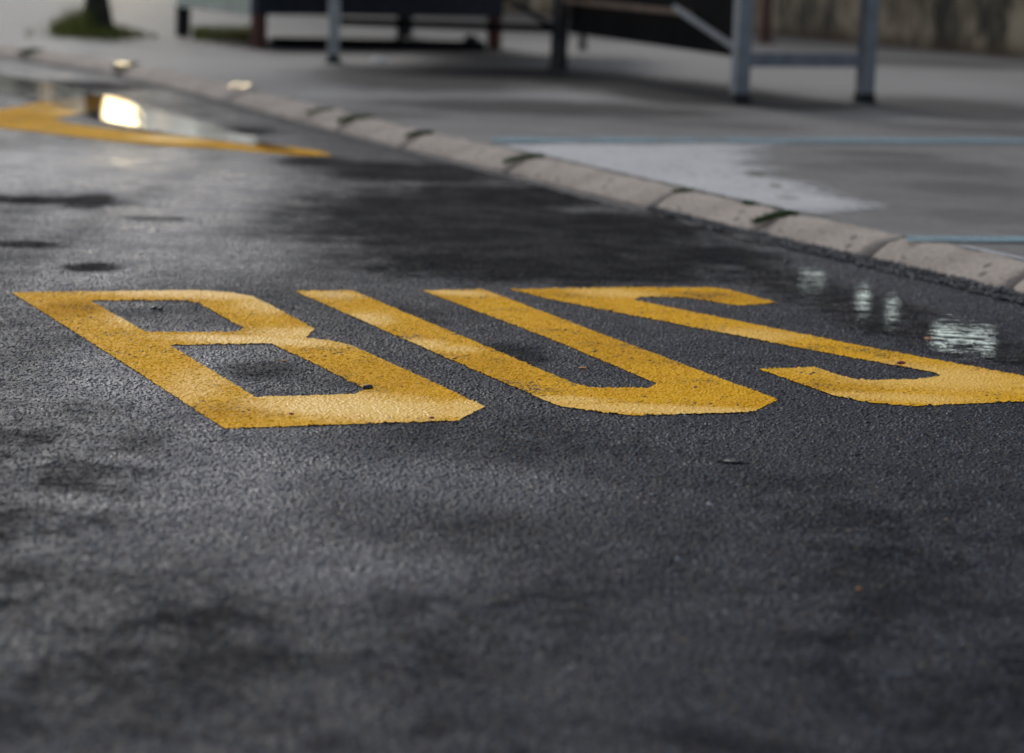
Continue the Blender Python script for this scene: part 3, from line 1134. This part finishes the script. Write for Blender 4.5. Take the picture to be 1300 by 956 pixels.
# wall
w1, w2 = Vector((2.53, 24.82)), Vector((4.40, 21.39))
wd = (w2 - w1).normalized()
wn_ = Vector((wd.y, -wd.x))
if wn_.x < 0:
    wn_ = -wn_
wa = w1 - wd * 9.5
wb = w1 + wd * 22
mid = (wa + wb) / 2
bm = bmesh.new()
L = (wb - wa).length
cen = mid + wn_ * 0.13
box(bm, (0, 0, 1.05), (L, 0.25, 2.2), 0, 0.01)
ww = obj("boundary_wall", bm, M['wallc'], None, (cen.x, cen.y, 0.0))
ww.rotation_euler.z = math.atan2(wd.y, wd.x)
tag(ww, "stained brown concrete boundary wall behind the market stalls", "wall")
bm = bmesh.new()
box(bm, (0, 0, 2.19), (L + .1, 0.34, 0.08), 0, 0.01)
obj("coping", bm, M['mortar'], ww)

# trees beyond the wall
tree((-0.6, 35.0, PZ), 11, 3.4, 3.0, M['leaf2'], "tall dark tree beyond the wall, behind the middle stall", 26000, 0.22, "tree", 0.20, "trees beyond the wall", 11)
tree((11.5, 29.5, PZ), 8.5, 2.6, 2.6, M['leaf2'], "shorter dark tree beyond the wall, right of the tall one", 16000, 0.18, "tree", 0.18, "trees beyond the wall", 15)

for k, (x, y, h_) in enumerate(((-27, 96, 8.4), (-22.5, 99, 7.4), (-18.6, 95, 8.0), (-14.6, 98, 7.2), (-10.8, 96, 8.0), (-6.5, 97, 9.0))):
    tree((x, y, -0.05), h_, 3.0, 1.4, M['leaf2'], "bushy dark tree far up the road, number %s from the left" % "one two three four five six".split()[k], 6000, 0.2, "tree", 0.30, "trees at the far end of the road", 20 + k)

# building: facade seen only in the wet road
bx0, bx1, by = -4.4, 26.0, 40.0
BH = 15.0
b = empty("apartment_building", ((bx0 + bx1) / 2, by + 5, 0))
tag(b, "brown grey apartment building beyond the wall with upper windows added to glow as puddle glints", "building")
cx = (bx0 + bx1) / 2
bm = bmesh.new()
box(bm, (0, 0, BH / 2), (bx1 - bx0, 10, BH))
obj("wall", bm, M['facade'], b)
bm = bmesh.new()
box(bm, (0, 0, BH + 0.15), (bx1 - bx0 + .8, 10.8, 0.3))
obj("roof", bm, M['roof'], b)


def window(x, z, w, h, lit):
    bm = bmesh.new()
    fx = x - cx
    for dx, dz, sx, sz in ((-w / 2, 0, .08, h + .08), (w / 2, 0, .08, h + .08), (0, h / 2, w - .085, .08), (0, -h / 2, w - .085, .08), (0, 0, .06, h - .085)):
        box(bm, (fx + dx, -5.02, z + dz), (sx, .14, sz))
    f = obj("window", bm, M['frame'], b)
    bm = bmesh.new()
    box(bm, (fx, -5.005, z), (w - .09, .03, h - .09))
    obj("pane", bm, M['lit'] if lit else M['glass'], f)


glow_panes = []  # glowing panes added out of view to put white glints in the puddle
for (x, y, hw, hh) in ((1030, 355, 15, 5), (1086, 377, 18, 4), (1143, 391, 18, 4), (1222, 431, 42, 4)):
    p = mirrored(x, y, by)
    sc_ = 0.9 * by / FPX * 1.0
    glow_panes.append((p.x, p.z))
    window(p.x, p.z, max(0.5, 2 * hw * by / FPX), max(0.4, 2 * hh * by / FPX), True)  # added glowing window, stands for a bright sky gap mirrored in the puddle
for fz in (1.8, 11.0):
    for k in range(9):
        x = bx0 + 1.8 + k * 3.1
        window(x, fz, 1.3, 1.5, False)
for k in range(9):
    x = bx0 + 1.8 + k * 3.1
    if all(abs(x - q[0]) > 1.5 for q in glow_panes):
        window(x, 5.6, 1.3, 1.5, False)
for (x, y, hw) in ((1076, 372, 14), (1160, 410, 24)):
    bm = bmesh.new()
    p = mirrored(x, y, by)
    box(bm, (p.x - cx, -5.02, p.z), (2 * hw * by / FPX, 0.05, 1.2))
    obj("cladding", bm, M['brick'], b)


# street lamps up the road, lit; the nearest added for a warm road sheen
LAMPS = []


def street_lamp(x, y, dist, mat, r, lab):
    p = mirrored(x, y, dist)
    LAMPS.append(p)
    root = empty("street_lamp", (p.x, p.y, 0))
    tag(root, lab, "street lamp", "lit street lamps up the road")
    bm = bmesh.new()
    tube(bm, (0.35, 0, 0), (0.35, 0, p.z + .35), 0.07, 0.045, 12)
    tube(bm, (0.35, 0, p.z + .33), (0, 0, p.z + r + .05), 0.03, 0.03, 8)
    obj("pole", bm, M['dark_steel'], root)
    bm = bmesh.new()
    tube(bm, (0, 0, p.z + r * .6), (0, 0, p.z + r + .1), r * 1.15, r * .4, 16)
    obj("lamp_shade", bm, M['dark_steel'], root)
    bm = bmesh.new()
    bmesh.ops.create_uvsphere(bm, u_segments=20, v_segments=12, radius=r, matrix=Matrix.Translation((0, 0, p.z)))
    obj("bulb", bm, mat, root, smooth=True)


street_lamp(150, 129, 75, M['lamp'], 0.42, "brightest warm street lamp up the road, mirrored in the far puddle")
street_lamp(60, 105, 82, M['lamp_dim'], 0.22, "dim orange street lamp left of the brightest one")
street_lamp(146, 205, 42, M['lamp_added'], 0.40, "added unseen warm lamp, nearest and low, laying a sheen on the road")
street_lamp(205, 148, 68, M['lamp_dim'], 0.17, "dim orange street lamp right of the brightest one")

for (x, y, rx, lab) in ((156, 81, .05, "small wet spot on the kerb left of the middle, glinting in the lamp light"),
                        (297, 108, .035, "left one of two small touching wet spots on the kerb, glinting"),
                        (311, 109, .035, "right one of two small touching wet spots on the kerb, glinting")):
    p = at(x, y, 0.077)
    nn = ((LAMPS[0] - p).normalized() + (CAM - p).normalized()).normalized()
    bm = bmesh.new()
    g = bmesh.ops.create_cone(bm, cap_ends=True, segments=24, radius1=rx, radius2=rx * .96, depth=0.004,
                              matrix=nn.to_track_quat('Z', 'Y').to_matrix().to_4x4() @ Matrix.Diagonal((1, 1.1, 1, 1)))
    o = obj("wet_spot", bm, M['wet'], None, p)
    tag(o, lab, "wet spot")

# ------------------------------------------------------------------ market stalls
A = at(938, 132, PZ); Bq = at(711, 91, PZ); Cq = at(1097, 131, PZ)


def stall_one():
    root = empty("market_stall", (A.x, A.y, PZ))
    tag(root, "blue grey steel market stall frame with black side panel, nearest on the right", "market stall", "market stalls on the pavement")
    a = Vector((0, 0, 0))
    bq = Bq - A
    c = Cq - A
    dd = at(714, 85, PZ) - A
    ang = math.atan2(bq.y, bq.x)
    HT = 0.95

    def leg(p, w, m, foot=True):
        bm = bmesh.new()
        box(bm, (p.x, p.y, HT / 2 + .006), (w, w, HT - .012), ang, 0.004)
        o = obj("leg", bm, M[m], root)
        bm = bmesh.new()
        box(bm, (p.x, p.y, 0.006), (w + .035, w + .035, .012), ang, 0.002)
        box(bm, (p.x, p.y, 0.035), (w + .008, w + .008, .05), ang, 0.002)
        obj("foot_plate", bm, M['dark_steel'], o)
        return o
    leg(a, 0.085, 'blue_grey')
    leg(c, 0.085, 'blue_grey')
    leg(bq, 0.05, 'dark_steel')
    leg(dd, 0.05, 'dark_steel')
    u = bq.normalized()
    v = c.normalized()
    bm = bmesh.new()
    bar(bm, v * .037 + Vector((0, 0, .245)), c - v * .037 + Vector((0, 0, .245)), .05, .078)
    obj("rail", bm, M['blue_grey'], root)
    bm = bmesh.new()
    bar(bm, bq + v * .03 + Vector((0, 0, .245)), dd - v * .03 + Vector((0, 0, .245)), .04, .05)
    obj("rail", bm, M['dark_steel'], root)
    # black side panel, inset from the side
    bm = bmesh.new()
    i0 = u * .06 + v * .05
    i1 = bq - u * .04 + v * .05
    bar(bm, i0 + Vector((0, 0, .575)), i1 + Vector((0, 0, .585)), .012, .65, .002)
    obj("side_panel", bm, M['panel'], root)
    bm = bmesh.new()
    bar(bm, u * .75 + Vector((0, 0, .47)), bq - u * .04 + Vector((0, 0, .47)), .045, .03, .003)
    obj("shelf_board", bm, M['board'], root)
    bm = bmesh.new()
    bar(bm, u * .036 - v * .012 + Vector((0, 0, .30)), u * .9 - v * .045 + Vector((0, 0, .50)), .018, .035, .002)
    obj("brace", bm, M['blue_grey'], root)
    bm = bmesh.new()
    for p, q in ((a, bq), (c, dd), (a, c), (bq, dd)):
        bar(bm, p + Vector((0, 0, HT + .022)), q + Vector((0, 0, HT + .022)), .04, .04, .003)
    obj("top_frame", bm, M['blue_grey'], root)
    bm = bmesh.new()
    cc = (a + dd) / 2
    for k in range(5):
        f = (k + .5) / 5
        bar(bm, a + c * f - u * .06 + Vector((0, 0, HT + .055 + k * .0005)), bq.lerp(dd, f) + Vector((0, 0, HT + .055 + k * .0005)), c.length / 5 * .5, .022, .002)
    obj("table_top", bm, M['board'], root)
    return root


stall_one()


def stall_two():
    P = at(423, 80, PZ); Q = at(703, 89, PZ); P2 = at(507, 56, PZ)
    root = empty("market_stall", (P.x, P.y, PZ))
    tag(root, "dark open stall frame with low rail and pale grey front post, in the middle", "market stall", "market stalls on the pavement")
    a = Vector((0, 0, 0)); q = Q - P; c = P2 - P; d = q + c
    ang = math.atan2(q.y, q.x)
    HT = 0.95
    for p, w, m in ((a, .075, 'pale_grey'), (q, .05, 'dark_steel'), (c, .05, 'dark_steel'), (d, .05, 'dark_steel')):
        bm = bmesh.new()
        box(bm, (p.x, p.y, HT / 2 + .006), (w, w, HT - .012), ang, .004)
        o = obj("leg", bm, M[m], root)
        bm = bmesh.new()
        box(bm, (p.x, p.y, 0.006), (w + .04, w + .04, .012), ang, .002)
        box(bm, (p.x, p.y, 0.03), (w + .008, w + .008, .045), ang, .002)
        obj("foot_plate", bm, M['dark_steel'], o)
    u = q.normalized()
    bm = bmesh.new()
    bar(bm, u * .032 + Vector((0, 0, .275)), q - u * .027 + Vector((0, 0, .275)), .03, .05)
    obj("rail", bm, M['panel'], root)
    bm = bmesh.new()
    bar(bm, q - u * .03 + Vector((0, -.002, .29)), q - u * 1.05 + Vector((0, -.002, .90)), .02, .035, .002)
    obj("brace", bm, M['dark_steel'], root)
    bm = bmesh.new()
    for p, r in ((a, q), (c, d), (a, c), (q, d)):
        bar(bm, p + Vector((0, 0, HT + .022)), r + Vector((0, 0, HT + .022)), .04, .04, .003)
    obj("top_frame", bm, M['dark_steel'], root)
    bm = bmesh.new()
    for k in range(6):
        f = (k + .5) / 6
        bar(bm, a + c * f - u * .05 + Vector((0, 0, HT + .055)), q + c * f + u * .05 + Vector((0, 0, HT + .055)), c.length / 6 - .014, .022, .002)
    obj("table_top", bm, M['board'], root)


stall_two()


def platform():
    P = at(328, 62, PZ); Q = at(627, 62, PZ); P2 = at(232, 46, PZ)
    root = empty("low_platform", (P.x, P.y, PZ))
    tag(root, "low navy steel platform with pale green side rail on short rusty legs", "platform")
    a = Vector((0, 0, 0)); q = Q - P; c = P2 - P; d = q + c
    ang = math.atan2(q.y, q.x)
    for p, m in ((a, 'rust'), (q, 'rust'), (c, 'dark_steel'), (d, 'dark_steel')):
        bm = bmesh.new()
        box(bm, (p.x, p.y, .125), (.085, .085, .25), ang, .004)
        obj("leg", bm, M[m], root)
    u, v = q.normalized(), c.normalized()
    bm = bmesh.new()
    bar(bm, a - u * .05 + Vector((0, 0, .335)), q + u * .05 + Vector((0, 0, .335)), .09, .17, .004)
    obj("front_beam", bm, M['navy'], root)
    bm = bmesh.new()
    bar(bm, a + v * .047 + Vector((0, 0, .305)), c + v * .05 + Vector((0, 0, .305)), .08, .14, .004)
    obj("side_rail", bm, M['mint'], root)
    bm = bmesh.new()
    bar(bm, q + v * .047 + Vector((0, 0, .325)), d + v * .05 + Vector((0, 0, .325)), .08, .14, .004)
    bar(bm, c + u * .05 + Vector((0, 0, .325)), d - u * .05 + Vector((0, 0, .325)), .08, .14, .004)
    obj("back_beam", bm, M['navy'], root)
    bm = bmesh.new()
    for k in range(9):
        f = (k + .5) / 9
        bar(bm, a + c * f - u * .04 + Vector((0, 0, .435)), q + c * f + u * .04 + Vector((0, 0, .435)), c.length / 9 - .015, .025, .002)
    obj("deck", bm, M['board'], root)


platform()


def platform_shade():  # black bar put in as the platform's shadow and the dirt below
    P = at(345, 55, PZ + .03); Q = at(612, 60, PZ + .03)
    d = Q - P
    bm = bmesh.new()
    bar(bm, (-d.length / 2, 0, .035), (d.length / 2, 0, .035), .12, .07, .006)
    o = obj("shade_strip", bm, M['panel'], None, ((P.x + Q.x) / 2, (P.y + Q.y) / 2 + .12, PZ))
    o.rotation_euler.z = math.atan2(d.y, d.x)
    tag(o, "black strip laid under the low platform as its shadow and dirt", "timber")  # timber by category only; stands in for shadow and dirt


platform_shade()


def lump(name, p, size, mat, lab, cat, seed, sub=3, rot=0.0):
    bm = bmesh.new()
    bmesh.ops.create_icosphere(bm, subdivisions=sub, radius=1)
    for v in bm.verts:
        k = 1 + .35 * mn.noise(v.co * 1.4 + Vector((seed, 0, 0))) + .15 * mn.noise(v.co * 4 + Vector((0, seed, 0)))
        v.co = Vector((v.co.x * size[0] * k, v.co.y * size[1] * k, max(-0.35, v.co.z) * size[2] * k + size[2] * .35))
    o = obj(name, bm, M[mat], None, p, smooth=True)
    o.rotation_euler.z = rot
    tag(o, lab, cat)
    return o


lump("black_bag", at(597, 60, PZ), (.07, .05, .08), 'black', "small black crumpled bag at the right end of the dark shadow strip", "bag", 2)
lump("paper_litter", at(481, 79, PZ), (.06, .035, .022), 'litter', "small white scrap of paper on the pavement right of the pale post", "litter", 5)
# rusty post by the wall
rp = at(971, 55, PZ)
bm = bmesh.new()
box(bm, (0, 0, .9), (.085, .06, 1.8), .4, .004)
box(bm, (0, 0, .012), (.16, .16, .02), .4, .003)
o = obj("rusty_post", bm, M['rust'], None, (rp.x, rp.y, PZ))
tag(o, "dark rusty square post standing in front of the stained wall", "post")

# small debris on the road
zt = 0.004
for (x, y, s, m, lab, cat, nm, z) in (
        (467, 493, (.012, .008, .007), 'black', "small black crumb at the corner of the lower opening of the B", "pebble", "pebble", 0),
        (195, 392, (.009, .012, .006), 'black', "dark crumbs inside the upper opening of the B", "pebble", "pebble", 0),
        (204, 393, (.007, .008, .005), 'black', "smaller dark crumb beside the crumbs in the upper opening of the B", "pebble", "pebble", 0),
        (1144, 462, (.009, .006, .006), 'red_leaf', "tiny reddish brown bud on the lower band of the S", "bud", "bud", zt),
        (998, 334, (.008, .010, .007), 'black', "small black stone on the asphalt between the S and the kerb", "pebble", "pebble", 0),
        (930, 586, (.016, .012, .003), 'black', "flat dark tar spot on the asphalt below the U", "tar spot", "tar_spot", 0),
        (360, 458, (.008, .004, .002), 'dry_leaf', "tiny orange leaf fragment inside the lower opening of the B", "leaf", "leaf", 0),
        (740, 467, (.009, .005, .002), 'dry_leaf', "tiny orange leaf fragment between the arms of the U", "leaf", "leaf", 0),
        (548, 531, (.005, .004, .003), 'red_leaf', "tiny red bud on the foot of the B near its right corner", "bud", "bud", zt),
        (370, 526, (.005, .004, .003), 'red_leaf', "tiny red bud on the left part of the foot of the B", "bud", "bud", zt),
        (1178, 430, (.009, .006, .003), 'dry_leaf', "small orange leaf fragment by the near puddle above the S", "leaf", "leaf", 0.006),
        (900, 640, (.0035, .003, .002), 'litter', "small pale stone on the asphalt right of centre", "pebble", "pebble", 0),
        (1090, 748, (.004, .003, .002), 'dry_leaf', "small orange brown stone on the near asphalt at the right", "pebble", "pebble", 0)):
    lump(nm, at(x, y, z) - Vector((0, 0, .0005)), s, m, lab, cat, x, 2)
